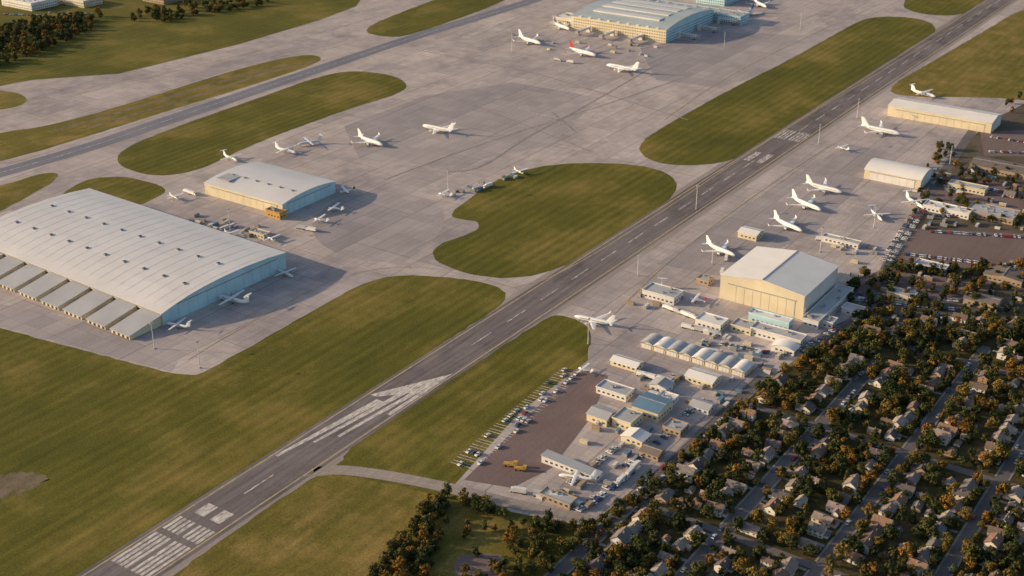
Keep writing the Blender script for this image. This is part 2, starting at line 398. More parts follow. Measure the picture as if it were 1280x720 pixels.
# ------------------------------------------------------------------ houses
def house_mesh(seed):
    rd=random.Random(seed); b=MB(); L=rd.uniform(10,13); W=rd.uniform(7.5,9); h=rd.choice((3.2,3.4,5.6)); rr=rd.uniform(2.2,3.2)
    def blk(x0,x1,y0,y1,h,rise,ax):
        b.box(x0,x1,y0,y1,0,h,M_hw)
        o=.5
        if ax=='x':
            m=(y0+y1)/2; 
            for ya,yb in ((y0-o,m),(y1+o,m)):
                za=h-rise*o/((y1-y0)/2); 
                b.hexa([(x0-o,ya,za),(x1+o,ya,za),(x1+o,yb,h+rise),(x0-o,yb,h+rise),(x0-o,ya,za+.2),(x1+o,ya,za+.2),(x1+o,yb,h+rise+.2),(x0-o,yb,h+rise+.2)],M_hr)
            for x in (x0+.01,x1-.01): b.poly([(x,y0,h-.01),(x,y1,h-.01),(x,m,h+rise-.02)],M_hw)
        else:
            m=(x0+x1)/2
            for xa,xb in ((x0-o,m),(x1+o,m)):
                za=h-rise*o/((x1-x0)/2)
                b.hexa([(xa,y0-o,za),(xa,y1+o,za),(xb,y1+o,h+rise),(xb,y0-o,h+rise),(xa,y0-o,za+.2),(xa,y1+o,za+.2),(xb,y1+o,h+rise+.2),(xb,y0-o,h+rise+.2)],M_hr)
            for y in (y0+.01,y1-.01): b.poly([(x0,y,h-.01),(x1,y,h-.01),(m,y,h+rise-.02)],M_hw)
    blk(-L/2,L/2,-W/2,W/2,h,rr,'x')
    k=seed%3
    if k==0: blk(-L/2+.3,-L/2+4.6,W/2-1,W/2+3.2,2.7,1.4,'y')
    elif k==1: blk(L/2-5,L/2-.4,-W/2-3,-W/2+1,2.7,1.5,'y')
    else: b.box(L/2,L/2+3.4,-2.5,3,0,2.5,M_hw); b.box(L/2+.01,L/2+3.7,-2.8,3.3,2.5,2.7,M_hr)
    b.box(-.6,.1,-1.8,-1.1,h+.5,h+rr+1.0,M_wallT)
    for z in ([1.2] if h<4 else [1.1,3.8]):
        for x in (-L/2+1.4,-.9,L/2-2.6):
            for y in (-W/2-.05,W/2+.0): b.box(x,x+1.4,y,y+.05,z,z+1.2,M_glass)
        for x in (-L/2-.05,L/2): b.box(x,x+.05,-1,.4,z,z+1.2,M_glass)
    b.box(.9,1.9,-W/2-.06,-W/2,0,2.1,M_wallT)
    return b.mesh('house')
HOUSES=[house_mesh(i) for i in range(9)]
occupied=[]
def addhouse(s,t,rot,sz=(.64,.82)):
    p=RF(s,t)
    if not inpoly(p,resid): return False
    put('suburban_house',random.choice(HOUSES),(p.x,p.y,.0),TH+rot+random.uniform(-.1,.1),random.uniform(*sz)); occupied.append((p.x,p.y)); return True
for t in streets:
    for o in (-1,1):
        s=-50+random.uniform(0,5)
        while s<send(t)+8:
            if all(abs(s-c)>8.5 for c in cross) and random.random()<.94:
                off=random.uniform(10.5,13.0)
                if addhouse(s,t+o*off,random.choice((0,0,math.pi/2)) + (math.pi if o<0 else 0)) and random.random()<.7:
                    rqm(dr,s+4.2,s+6.2,*sorted((t+o*4.6,t+o*12)),.112,M_walk)
            if random.random()<.30 and all(abs(s-c)>8.5 for c in cross): addhouse(s+random.uniform(-2,2),t+o*(21+random.uniform(-.8,1.2)),random.choice((0,math.pi/2)),(.36,.56))
            s+=random.uniform(10.8,13.2)
put('driveways',dr.mesh('dr')); put('sidewalk',mw.mesh('sw'))
grid=defaultdict(list)
for x,y in occupied: grid[(int(x//12),int(y//12))].append((x,y))
def free(p,d):
    i,j=int(p.x//12),int(p.y//12)
    return all((p.x-x)**2+(p.y-y)**2>d*d for a in (-1,0,1) for b in (-1,0,1) for x,y in grid[(i+a,j+b)])
nt_=0
for _ in range(12000):
    s=random.uniform(-60,560); t=random.uniform(150,540); p=RF(s,t)
    if not inpoly(p,resid): continue
    if any(abs(t-a)<3.6 for a in streets) or any(abs(s-c)<3.4 for c in cross): continue
    if not free(p,4.6): continue
    if random.random()<.66:
        tree(p,random.choice((.5,.65,.75,.85,1.0))); nt_+=1
        if nt_>3000: break
print('trees',nt_,'houses',len(occupied))
# ------------------------------------------------------------------ buildings
def building(name,corner,Ld,Lw,h,roof='flat',ridge='x',rise=2,wall=None,rf=None,wall_end=None,rot=None,doors=(),win=True,loc=None,detail=True,prof=None):
    wall=wall or M_wallC; rf=rf or M_roofG; wall_end=wall_end or wall
    e=bpy.data.objects.new(name,None); col.objects.link(e); p=loc or G(*corner); e.location=(p.x,p.y,0); e.rotation_euler=(0,0,TH if rot is None else rot)
    Q=Ld if ridge=='y' else Lw; Pn=Lw if ridge=='y' else Ld
    def P(pp,q,z): return (pp,q,z) if ridge=='x' else (q,pp,z)
    if prof: pass
    elif roof=='flat': prof=[(0,h),(Q,h)]
    elif roof=='gable': prof=[(0,h),(Q/2,h+rise),(Q,h)]
    elif roof=='shed': prof=[(0,h),(Q,h+rise)]
    else: prof=[(Q*i/12,h+rise*math.sin(math.pi*i/12)**.8 if 0<i<12 else h) for i in range(13)]
    w=MB()
    for pp in (0,Pn):
        w.poly([P(pp,0,0),P(pp,Q,0)]+[P(pp,q,z-.02) for q,z in reversed(prof)],wall_end if ridge=='y' else wall)
    for q,z in (prof[0],prof[-1]):
        w.poly([P(0,q,0),P(Pn,q,0),P(Pn,q,z),P(0,q,z)],wall if ridge=='y' else wall_end)
    put('walls',w.mesh('walls'),parent=e)
    r=MB(); o=.5
    if roof=='flat':
        r.box(-.2,Ld+.2,-.2,Lw+.2,h-.05,h+.25,rf)
        for a in ((-.25,Ld+.25,-.25,.15),(-.25,Ld+.25,Lw-.15,Lw+.25)): r.box(*a,h+.25,h+.9,wall)
        for a in ((-.25,.15,.15,Lw-.15),(Ld-.15,Ld+.25,.15,Lw-.15)): r.box(*a,h+.25,h+.9,wall)
        if detail:
            for k in range(max(2,int(Ld*Lw/90))):
                x=random.uniform(1.5,Ld-3); y=random.uniform(1.5,Lw-3); r.box(x,x+random.uniform(1,2),y,y+random.uniform(1,2.4),h+.25,h+random.uniform(1,1.8),M_trim)
    else:
        for (q0,z0),(q1,z1) in zip(prof[:-1],prof[1:]):
            a0=q0-(o if q0==0 else 0); a1=q1+(o if q1==Q else 0)
            r.hexa([P(-o,a0,z0),P(Pn+o,a0,z0),P(Pn+o,a1,z1),P(-o,a1,z1),P(-o,a0,z0+.3),P(Pn+o,a0,z0+.3),P(Pn+o,a1,z1+.3),P(-o,a1,z1+.3)],rf)
        if roof=='gable': r.box(*( (-o,Pn+o,Q/2-.3,Q/2+.3) if ridge=='x' else (Q/2-.3,Q/2+.3,-o,Pn+o)),h+rise+.2,h+rise+.55,M_trim)
    put('roof',r.mesh('roof'),parent=e)
    d=MB()
    for face,a,b,hh,n,m in doors:
        L=(b-a)/n
        for i in range(n):
            u0=a+i*L+.12;u1=a+(i+1)*L-.12
            if face=='x': d.box(-.25,-.003,u0,u1,.05,hh,m)
            else: d.box(u0,u1,-.25,-.003,.05,hh,m)
        if face=='x': d.box(-.4,-.003,a-.5,b+.5,hh+.05,hh+.6,M_trim)
        else: d.box(a-.5,b+.5,-.4,-.003,hh+.05,hh+.6,M_trim)
    if doors: put('doors',d.mesh('doors'),parent=e)
    if win:
        d=MB(); z=min(h*.45,1.4)
        while z<h-1.4:
            y=1.2
            while y<Lw-2.2: d.box(-.06,-.003,y,y+1.6,z,z+1.1,M_glass); y+=3.2
            x=1.2
            while x<Ld-2.2: d.box(x,x+1.6,-.06,-.003,z,z+1.1,M_glass); x+=3.2
            z+=3.3
        if d.v: put('windows',d.mesh('windows'),parent=e)
    return e
# left maintenance hangar
LA=R(54); Ld=112; Lw=218
prof=[(0,8.5),(10,10.8),(22,12.8),(36,14.3),(54,15.2),(74,15.2),(94,14.2),(112,12.2)]
e=building('maintenance_hangar',(204,407),Ld,Lw,8.5,'arch','y',9,M_wallC,M_roofW,M_wallB,rot=LA,win=False,
   doors=[('y',14,104,10.2,11,M_wallB)],prof=prof)
def zat(x):
    for (a,za),(b,zb) in zip(prof[:-1],prof[1:]):
        if a<=x<=b: return za+(zb-za)*(x-a)/(b-a)
b=MB()
for x in (32,66):
    dz=zat(x)+.3
    for i in range(10):
        y=14+i*20.5+(4 if x>40 else 0); b.box(x-1.2,x+1.2,y-1.0,y+1.0,dz-.6,dz+.9,M_trim); b.box(x-1.0,x+1.0,y-.8,y+.8,dz+.9,dz+1.0,M_glass)
for i in range(22):
    y=4+i*9.9
    for (a,za),(c,zc) in zip(prof[:-1],prof[1:]):
        b.hexa([(a,y,za+.28),(c,y,zc+.28),(c,y+.25,zc+.28),(a,y+.25,za+.28),(a,y,za+.38),(c,y,zc+.38),(c,y+.25,zc+.38),(a,y+.25,za+.38)],M_roofW)
put('roof_vents',b.mesh('vents'),parent=e)
b=MB(); nb=9; L=Lw/nb
for i in range(nb):
    y0=i*L+1.0; y1=(i+1)*L-5.2
    b.hexa([(-26,y0,0),(-26,y1,0),(-.1,y1,0),(-.1,y0,0),(-26,y0,2.6),(-26,y1,2.6),(-.1,y1,7.0),(-.1,y0,7.0)],M_wallC)
    b.hexa([(-27,y0-.6,2.65),(-27,y1+.6,2.65),(-.1,y1+.6,7.05),(-.1,y0-.6,7.05),(-27,y0-.6,3.1),(-27,y1+.6,3.1),(-.1,y1+.6,7.5),(-.1,y0-.6,7.5)],M_roofG)
    b.box(-.35,-.003,y1+.7,y1+5.2,.05,6.5,M_dark)
    b.box(-20,-.4,y1+.9,y1+5.0,.12,.5,M_dark); b.box(-14,-9,y1+1.2,y1+4,.5,3.5,M_trim)
    for k in range(4): b.box(-26.06,-26.003,y0+1+k*4.4,y0+3.2+k*4.4,.1,2.2,M_dark)
b.box(-.6,-.02,0,Lw,7.8,8.45,M_trim)
put('lean_to_bays',b.mesh('bays'),parent=e)
# middle hangar
e=building('aircraft_hangar',(354,270),62,86,9.5,'arch','y',3.0,M_wallC,M_roofW,M_wallB,win=False,doors=[('x',6,78,7.2,10,M_wallC),('y',6,56,8.2,8,M_wallB)])
b=MB(); 
for i in range(6): b.box(20,22,8+i*13,10+i*13,11.9,13.4,M_trim)
b.box(8,22,66,80,12.1,12.8,M_roofG)
put('roof_vents',b.mesh('v'),parent=e)
building('hangar_office',(350,275),8,15,5,'flat',wall=M_orange,rf=M_roofD,win=True)
building('cargo_hangar',(1003,400),58,60,17,'gable','x',4,M_wallC,M_roofW2,M_wallW,win=False,doors=[('x',6,54,12,8,M_wallC)])
building('hangar_annex',(1022,412),62,11,5,'flat',wall=M_wallW,rf=M_roofG)
building('small_aircraft_hangar',(1150,237),31,48,8,'arch','y',4,M_wallC,M_roofW2,M_wallW,win=False,doors=[('x',5,43,6.5,6,M_wallW)])
building('freight_hangar',(1238,167),32,98,10,'gable','y',3,M_wallC,M_roofW2,M_wallW,win=False,doors=[('x',6,90,7,12,M_wallC)])
# terminal
e=building('airport_terminal',(832,54),122,128,15,'arch','y',6,M_wallC,M_roofT,M_wallB,win=True)
b=MB()
for i in range(9): b.box(-.5,122.5,10+i*13,13.5+i*13,14.5,16.2,M_roofW2)
for i in range(4): b.box(20+i*22,32+i*22,20,110,21.3-abs(1.5-i)*1.6,22.3-abs(1.5-i)*1.2,M_roofW)
put('roof_bands',b.mesh('bands'),parent=e)
building('terminal_concourse',(925,32),26,130,10,'flat',wall=M_wallB,rf=M_roofG)
building('terminal_concourse',(728,36),26,42,9,'flat',wall=M_wallC,rf=M_roofW2)
building('terminal_concourse',(905,8),160,40,12,'shed','x',3,M_wallB,M_roofT)
def jetbridge(px,ang):
    b=MB(); b.box(0,22,-1.4,1.4,3.6,6.2,M_wallW); b.box(22,26,-2,2,3.2,6.6,M_trim); b.box(-2.5,0,-2.5,2.5,0,6.8,M_wallW)
    b.tube((18,-1,0),(18,-1,3.6),.3,.3,M_trim); b.tube((18,1,0),(18,1,3.6),.3,.3,M_trim); b.box(17,19,-1.6,1.6,0,.7,M_tire)
    for i in range(6): b.box(2+i*3.2,4+i*3.2,-1.46,-1.403,4.4,5.4,M_glass)
    p=G(*px); put('jet_bridge',b.mesh('jb'),(p.x,p.y,0),ang)
for q in ((735,40),(765,45),(800,50)): jetbridge(q,TH+math.pi)
for q in ((850,47),(875,38),(900,29)): jetbridge(q,TH-math.pi/2)
fac=[('operations_building',(842,382),14,24,5,'flat','x',M_wallW,M_roofG),
('operations_building',(900,416),12,18,4.5,'flat','x',M_wallW,M_roofW2),
('workshop',(938,420),11,14,4,'flat','x',M_wallC,M_roofG),
('office_building',(1000,436),10,34,5,'flat','x',M_wallW,M_roofG),
('office_building',(985,415),7,28,6,'flat','x',M_wallB,M_roofW2),
('workshop',(992,446),9,15,3.6,'arch','x',M_wallW,M_roofW2),
('workshop',(1040,412),9,10,4,'flat','x',M_wallW,M_roofG),
('storage_shed',(795,466),9,18,3.2,'gable','y',M_wallC,M_roofW2),
('storage_shed',(890,487),12,18,4,'gable','y',M_wallC,M_roofW2),
('workshop',(782,503),10,20,3.8,'flat','x',M_wallW,M_roofG),
('workshop',(832,494),9,11,4,'gable','x',M_wallW,M_roofG),
('blue_roof_workshop',(822,528),18,17,5.5,'gable','y',M_wallC,M_roofB),
('workshop',(788,540),14,12,5,'flat','x',M_wallC,M_roofG),
('workshop',(758,534),12,13,4.5,'gable','y',M_wallC,M_roofG),
('storage_shed',(802,560),10,13,3.4,'gable','x',M_wallC,M_roofW2),
('storage_shed',(850,547),10,11,3.4,'flat','x',M_wallT,M_roofG),
('storage_shed',(840,508),8,10,3,'flat','x',M_wallW,M_roofW2),
('storage_shed',(885,520),9,12,3.4,'gable','y',M_wallW,M_roofG),
('long_shed',(745,603),6,34,3,'shed','x',M_wallW,M_roofG),
('storage_shed',(712,638),7,18,3,'flat','x',M_wallT,M_roofG),
('office_building',(822,578),8,11,3.4,'gable','y',M_wallT,M_roofD),
('warehouse',(1265,282),22,36,4.5,'flat','x',M_wallT,M_roofG),
('warehouse',(1210,275),12,36,4.5,'flat','x',M_wallW,M_roofW2),
('warehouse',(1280,225),24,46,5,'gable','y',M_wallT,M_roofD),
('warehouse',(1230,245),10,30,4.5,'flat','x',M_wallC,M_roofG),
('shop_building',(1180,345),10,22,4,'flat','x',M_wallW,M_roofG),
('shop_building',(1245,390),13,22,4.5,'gable','y',M_wallT,M_roofD),
('shop_building',(1140,380),10,18,4,'flat','x',M_wallC,M_roofG),
('shop_building',(1075,398),9,13,4,'flat','x',M_wallW,M_roofG),
('warehouse',(1276,360),17,26,4.5,'gable','x',M_wallT,M_roofD),
('warehouse',(40,14),40,60,9,'flat','x',M_wallW,M_roofW2),
('warehouse',(105,10),30,50,8,'flat','x',M_wallC,M_roofW2),
('warehouse',(205,6),40,40,12,'gable','x',M_wallT,M_roofD),
('warehouse',(280,-4),30,60,8,'flat','x',M_wallW,M_roofW2),
('warehouse',(150,-12),30,60,8,'flat','x',M_wallW,M_roofG),
('equipment_shed',(330,300),7,15,3.4,'flat','x',M_wallC,M_roofG),
('equipment_shed',(885,358),9,9,3.6,'flat','x',M_wallT,M_roofG),
('equipment_shed',(945,302),13,15,4.5,'gable','y',M_wallC,M_roofW2),
('equipment_shed',(1072,312),7,28,3.6,'flat','x',M_wallW,M_roofG),
]
for n,c,a,b_,h,rt,rg,w,rm in fac: building(n,c,a,b_,h,rt,rg,1.6,w,rm)
p0=G(930,472)
for i in range(8):
    pp=p0-E2*(i*8.9)
    building('small_hangar',None,13,8.3,3.4,'arch','x',1.4,M_wallC,M_roofG if i%3 else M_roofW2,loc=pp,win=False,doors=[('x',1,7.3,2.9,3,M_wallW)])
# ------------------------------------------------------------------ aircraft
def ring(x,r,z,n=14): return [(x,r*math.cos(2*math.pi*j/n),z+r*math.sin(2*math.pi*j/n)) for j in range(n)]
def surfwing(b,root,tip,m,vert=False):
    def sec(q):
        x,c,sp,z,t=q
        pts=[(x,0),(x-c*.3,t/2),(x-c*.75,t*.3),(x-c,0),(x-c*.75,-t*.3),(x-c*.3,-t/2)]
        return [(a,sp+d,z) if vert else (a,sp,z+d) for a,d in pts]
    b.loft([sec(root),sec(tip)],m)
def aircraft(kind,tailm):
    b=MB(); s=MB()
    if kind=='jet':
        st=[(17,.08,2.9),(16.5,.65,2.95),(15.2,1.2,3.08),(13.2,1.7,3.2),(10,1.85,3.2),(-6,1.85,3.2),(-10,1.55,3.5),(-13.5,.95,3.95),(-16.5,.25,4.35)]
        s.loft([ring(*q) for q in st],M_ac)
        for g in (-1,1):
            surfwing(b,(4.5,7,g*1.2,2.2,.85),(-5.2,1.9,g*16,3.6,.25),M_ac)
            surfwing(b,(-4.9,1.7,g*15.95,3.5,.2),(-6.6,.8,g*16.5,5.4,.1),tailm,False)
            surfwing(b,(-12,3.6,g*.4,4.1,.35),(-15.4,1.5,g*6,4.5,.15),M_ac)
            s.loft([[(x,g*5.4+r*math.cos(a),1.75+r*math.sin(a)) for a in [2*math.pi*j/12 for j in range(12)]] for x,r in ((5.2,.95),(4.4,1.12),(2.4,1.05),(.6,.6))],M_acg)
            b.tube((5.22,g*5.4,1.75),(5.25,g*5.4,1.75),.8,.8,M_dark,12)
            b.box(.8,3.2,g*5.4-.12,g*5.4+.12,2.6,3.0,M_acg)
            b.tube((-1.5,g*2.6,0.5),(-1.5,g*2.6,2.2),.15,.15,M_trim,6); b.tube((-1.5,g*2.35,.5),(-1.5,g*2.85,.5),.5,.5,M_tire,10)
            for i in range(22): b.box(11-i*.95,11.45-i*.95,*sorted((g*1.78,g*1.86)),3.45,3.95,M_dark)
        surfwing(b,(-9.6,6.2,0,4.7,.45),(-14.8,2.4,0,11,.2),tailm,True)
        b.tube((12.5,0,.4),(12.5,0,2),.12,.12,M_trim,6); b.tube((12.5,-.25,.4),(12.5,.25,.4),.4,.4,M_tire,10)
        b.box(14.3,14.9,-.95,.95,3.55,4.05,M_dark)
    elif kind=='prop':
        st=[(13.5,.08,2.3),(13,.6,2.35),(11.8,1.1,2.5),(10,1.4,2.6),(-5,1.4,2.6),(-9,1.1,2.95),(-12.5,.3,3.7)]
        s.loft([ring(*q) for q in st],M_ac)
        for g in (-1,1):
            surfwing(b,(3,3.2,g*.2,4.05,.5),(2.4,1.7,g*13.5,4.15,.2),M_ac)
            surfwing(b,(-10.6,2.3,g*.1,8.4,.25),(-11.2,1.3,g*4.2,8.4,.12),M_ac)
            s.loft([[(x,g*4.2+r*math.cos(a),3.65+r*math.sin(a)) for a in [2*math.pi*j/10 for j in range(10)]] for x,r in ((5.4,.25),(4.8,.55),(2,.6),(-1,.25))],M_acg)
            for k in range(4):
                a=k*math.pi/2+.4; b.hexa([(5.3,g*4.2+math.cos(a)*q+dx*math.sin(a),3.65+math.sin(a)*q-dx*math.cos(a)) for q,dx in ((.1,-.1),(.1,.1),(1.9,.12),(1.9,-.12))]+[(5.36,g*4.2+math.cos(a)*q+dx*math.sin(a),3.65+math.sin(a)*q-dx*math.cos(a)) for q,dx in ((.1,-.1),(.1,.1),(1.9,.12),(1.9,-.12))],M_dark)
            b.tube((0,g*1.9,.45),(0,g*1.3,1.6),.15,.2,M_trim,6); b.tube((0,g*1.7,.45),(0,g*2.1,.45),.45,.45,M_tire,10)
            for i in range(15): b.box(8.6-i*.95,9-i*.95,*sorted((g*1.34,g*1.41)),2.8,3.2,M_dark)
        surfwing(b,(-7.4,5.0,0,3.6,.4),(-10.4,2.6,0,8.4,.25),tailm,True)
        b.tube((10.5,0,.35),(10.5,0,1.5),.1,.1,M_trim,6); b.tube((10.5,-.2,.35),(10.5,.2,.35),.35,.35,M_tire,10)
        b.box(11.2,11.7,-.8,.8,2.95,3.4,M_dark)
    else:
        st=[(3.2,.2,1.3),(2.9,.5,1.3),(1.4,.65,1.45),(-.8,.65,1.6),(-2.5,.35,1.5),(-5,.12,1.6)]
        s.loft([ring(*q,n=10) for q in st],M_ac)
        for g in (-1,1):
            surfwing(b,(1,1.6,0,2.3,.22),(.8,1.2,g*5.6,2.45,.12),M_ac)
            surfwing(b,(-3.9,1.1,0,1.7,.12),(-4.3,.7,g*1.8,1.7,.08),M_ac)
            b.tube((-.2,g*1.3,.25),(.1,g*.4,1.1),.08,.1,M_trim,5); b.tube((-.2,g*1.2,.25),(-.2,g*1.4,.25),.25,.25,M_tire,8)
            b.tube((.2,g*.6,1.2),(.3,g*2.6,2.3),.05,.05,M_trim,5)
        surfwing(b,(-3.6,1.5,0,1.7,.12),(-4.5,.8,0,3.2,.08),tailm,True)
        b.box(3.22,3.28,-.9,.9,1.22,1.38,M_dark); b.box(1.3,1.6,-.5,.5,1.85,2.2,M_glass); b.tube((2.6,0,.2),(2.6,0,1),.06,.06,M_trim,5)
    off=len(b.v); b.v+=s.v
    nb=len(b.f)
    for f,m in zip(s.f,s.m): b.f.append([i+off for i in f]); b.m.append(b.mi(s.mats[m]))
    me=b.mesh('aircraft')
    for i,p in enumerate(me.polygons):
        if i>=nb and len(p.vertices)==4: p.use_smooth=True
    return me
AC={('jet',n):aircraft('jet',m) for n,m in (('w',M_ac),('r',M_red),('b',M_blue))}
AC.update({('prop',n):aircraft('prop',m) for n,m in (('w',M_ac),('b',M_blue))})
AC.update({('ga',n):aircraft('ga',m) for n,m in (('w',M_ac),('r',M_red))})
NM={'jet':'passenger_jet','prop':'turboprop_airliner','ga':'light_aircraft'}
def plane(kind,c,center,tail,nose,scale=1):
    p=G(*center); d=G(*nose)-G(*tail); put(NM[kind],AC[(kind,c)],(p.x,p.y,.1),math.atan2(d.y,d.x),scale)
for a in [('jet','w',(743,405),(768,410),(716,399),.84),('prop','w',(293,379),(318,384),(268,372),1.0),
 ('jet','w',(463,180),(440,172),(488,188),1.0),('jet','w',(548,165),(577,170),(519,158),1.05),
 ('prop','w',(388,181),(406,178),(368,184),.9),('prop','w',(357,191),(338,186),(375,195),.95),('prop','w',(288,200),(275,195),(302,206),.8),
 ('jet','r',(728,69),(704,62),(752,74),1.2),('jet','w',(778,89),(800,93),(754,84),1.2),('jet','w',(662,54),(640,46),(682,58),1.15),
 ('jet','b',(702,36),(690,30),(722,42),1.0),('jet','b',(934,19),(948,12),(922,24),1.1),('jet','w',(950,8),(940,2),(962,12),1.0),
 ('jet','w',(900,316),(880,306),(924,324),.85),('jet','w',(984,285),(962,274),(1008,294),.9),('jet','w',(1007,259),(986,249),(1032,268),.95),
 ('jet','w',(1029,239),(1003,230),(1056,243),.98),('jet','w',(1100,167),(1070,159),(1130,171),1.15),('prop','w',(1142,256),(1130,247),(1156,263),.95),
 ('prop','w',(1153,120),(1140,116),(1168,123),1.1),('prop','b',(1095,272),(1082,262),(1104,282),.8),
 ('prop','w',(224,410),(238,412),(206,406),.7),('prop','w',(356,344),(344,338),(370,350),.7),
 ('prop','w',(826,366),(828,350),(822,384),.8),
 ('prop','w',(722,601),(742,604),(696,597),.75),
 ('ga','w',(418,264),(430,266),(404,262),1.6),('ga','r',(432,242),(444,240),(418,244),1.6),('ga','w',(400,278),(410,280),(388,276),1.5),
 ('ga','w',(340,302),(330,298),(350,306),1.4),('ga','w',(288,296),(280,292),(298,300),1.4),('ga','w',(220,250),(210,246),(232,254),1.5),
 ('ga','w',(650,218),(640,214),(660,222),1.5),('ga','w',(555,246),(565,248),(545,244),1.5),('ga','w',(1052,188),(1060,190),(1042,184),1.5),
 ('ga','r',(870,378),(880,380),(860,376),1.4),('ga','w',(730,465),(740,468),(720,462),1.2),('prop','w',(700,30),(690,26),(712,34),1.0)]:
    plane(*a)
# ------------------------------------------------------------------ vehicles
def car_mesh(paint):
    b=MB(); 
    def prof(pts,y0,y1,m):
        b.loft([[(x,y,z) for x,z in pts] for y in (y0,y1)],m)
    prof([(-2.2,.35),(2.2,.35),(2.25,.7),(2.0,.88),(1.1,.98),(-1.9,1.0),(-2.2,.85)],-.88,.88,paint)
    prof([(1.0,.97),(.35,1.42),(-1.2,1.45),(-1.85,.99)],-.76,.76,M_glass)
    b.box(-1.1,.3,-.7,.7,1.44,1.49,paint)
    for x in (-1.35,1.4):
        for y in (-.9,.72): b.tube((x,y,.33),(x,y+.18,.33),.33,.33,M_tire,10)
    return b.mesh('car')
def truck_mesh():
    b=MB(); b.box(-5.5,2.6,-1.25,1.25,1.1,3.8,M_carw); b.hexa([(2.8,-1.2,.6),(5,-1.2,.6),(5,1.2,.6),(2.8,1.2,.6),(2.8,-1.15,3.1),(4.5,-1.15,3.1),(4.5,1.15,3.1),(2.8,1.15,3.1)],M_carw)
    b.box(4.72,4.9,-1,1,1.9,2.7,M_glass); b.box(-5.4,4.6,-.5,.5,.6,1.08,M_trim)
    for x in (-4.4,-3.2,3.7):
        for y in (-1.25,.95): b.tube((x,y,.5),(x,y+.3,.5),.5,.5,M_tire,10)
    return b.mesh('truck')
CAR=car_mesh(M_car);CARW=car_mesh(M_carw);TRUCK=truck_mesh()
def cars(a,b_,n,perp=True,me=None,name='parked_car',fill=.78,sc_=1):
    A=G(*a);B=G(*b_); d=(B-A); ang=math.atan2(d.y,d.x)+(math.pi/2 if perp else 0)
    for i in range(n):
        if random.random()>fill: continue
        p=A.lerp(B,(i+.5)/n); put(name,me or CAR,(p.x+random.uniform(-.2,.2),p.y+random.uniform(-.2,.2),.12),ang+random.choice((0,math.pi))+random.uniform(-.03,.03),sc_)
A=G(580,582);B=G(714,466); nr=20
lm=MB()
for i in range(nr):
    c=A.lerp(B,i/(nr-1)); s0,t0=toRF(c)
    for q in (-1.3,1.3):
        lm.poly([RF(s0+q-.25,t0-8,.09),RF(s0+q+.25,t0-8,.09),RF(s0+q+.25+1.5,t0+7,.09),RF(s0+q-.25+1.5,t0+7,.09)],M_worn)
    for k in range(5):
        if random.random()<.25:
            p=RF(s0+random.uniform(-.2,.2),t0-5+k*2.9); put('parked_car',CARW if random.random()<.7 else CAR,(p.x,p.y,.12),TH+random.choice((0,math.pi)),1.0)
put('parking_markings',lm.mesh('pm'))
for a in [((1110,330),(1160,255),34),((1103,327),(1150,255),34),((1160,262),(1275,270),40),((1160,290),(1275,297),40),((1165,270),(1240,273),20),((1130,318),(1270,335),50),((1070,368),(1220,378),40),((1068,375),(1200,388),36),
  ((1180,225),(1275,245),26),((1230,170),(1290,180),16),((1232,190),(1290,192),16),((840,470),(880,478),12),((855,520),(880,500),9),((700,615),(770,560),20),((740,630),(790,590),16),((870,560),(925,505),20),((1000,440),(1050,408),16),
  ((0,18),(60,20),16),((60,16),(120,18),16),((10,8),(110,5),18),((780,585),(840,540),14),((900,430),(980,445),22),((720,640),(760,610),10)]: cars(*a)
for a in [((855,410),(900,420),4),((640,615),(700,625),4),((860,435),(900,445),3),((370,285),(395,290),2),((230,240),(245,245),2),((590,240),(640,225),4),((900,350),(915,300),3),((690,75),(720,80),2),((800,470),(840,480),4),((830,385),(870,400),4),((1020,300),(1080,310),5),((770,610),(800,580),3)]:
    cars(*a,False,TRUCK,'service_truck',.8,.85)
for t in streets:
    s=-40
    while s<send(t):
        if random.random()<.35:
            p=RF(s,t+random.choice((-2.1,2.1))); 
            if inpoly(p,resid): put('parked_car',CAR,(p.x,p.y,.12),TH)
        s+=8
for q,ss in (((640,583),.9),((652,588),.8)):
    b=MB(); b.box(-5,3,-1.4,1.4,1,2.2,M_orange); b.box(1,3.4,-1.3,1.3,2.2,3.8,M_orange); b.box(3.4,3.46,-1,1,2.5,3.5,M_glass); b.tube((-3,0,2.2),(2,0,3.4),.3,.25,M_orange)
    for x in (-3.6,2):
        for y in (-1.6,1.2): b.tube((x,y,.6),(x,y+.4,.6),.6,.6,M_tire,10)
    p=G(*q); put('airport_loader',b.mesh('ldr'),(p.x,p.y,.1),-.2,ss)
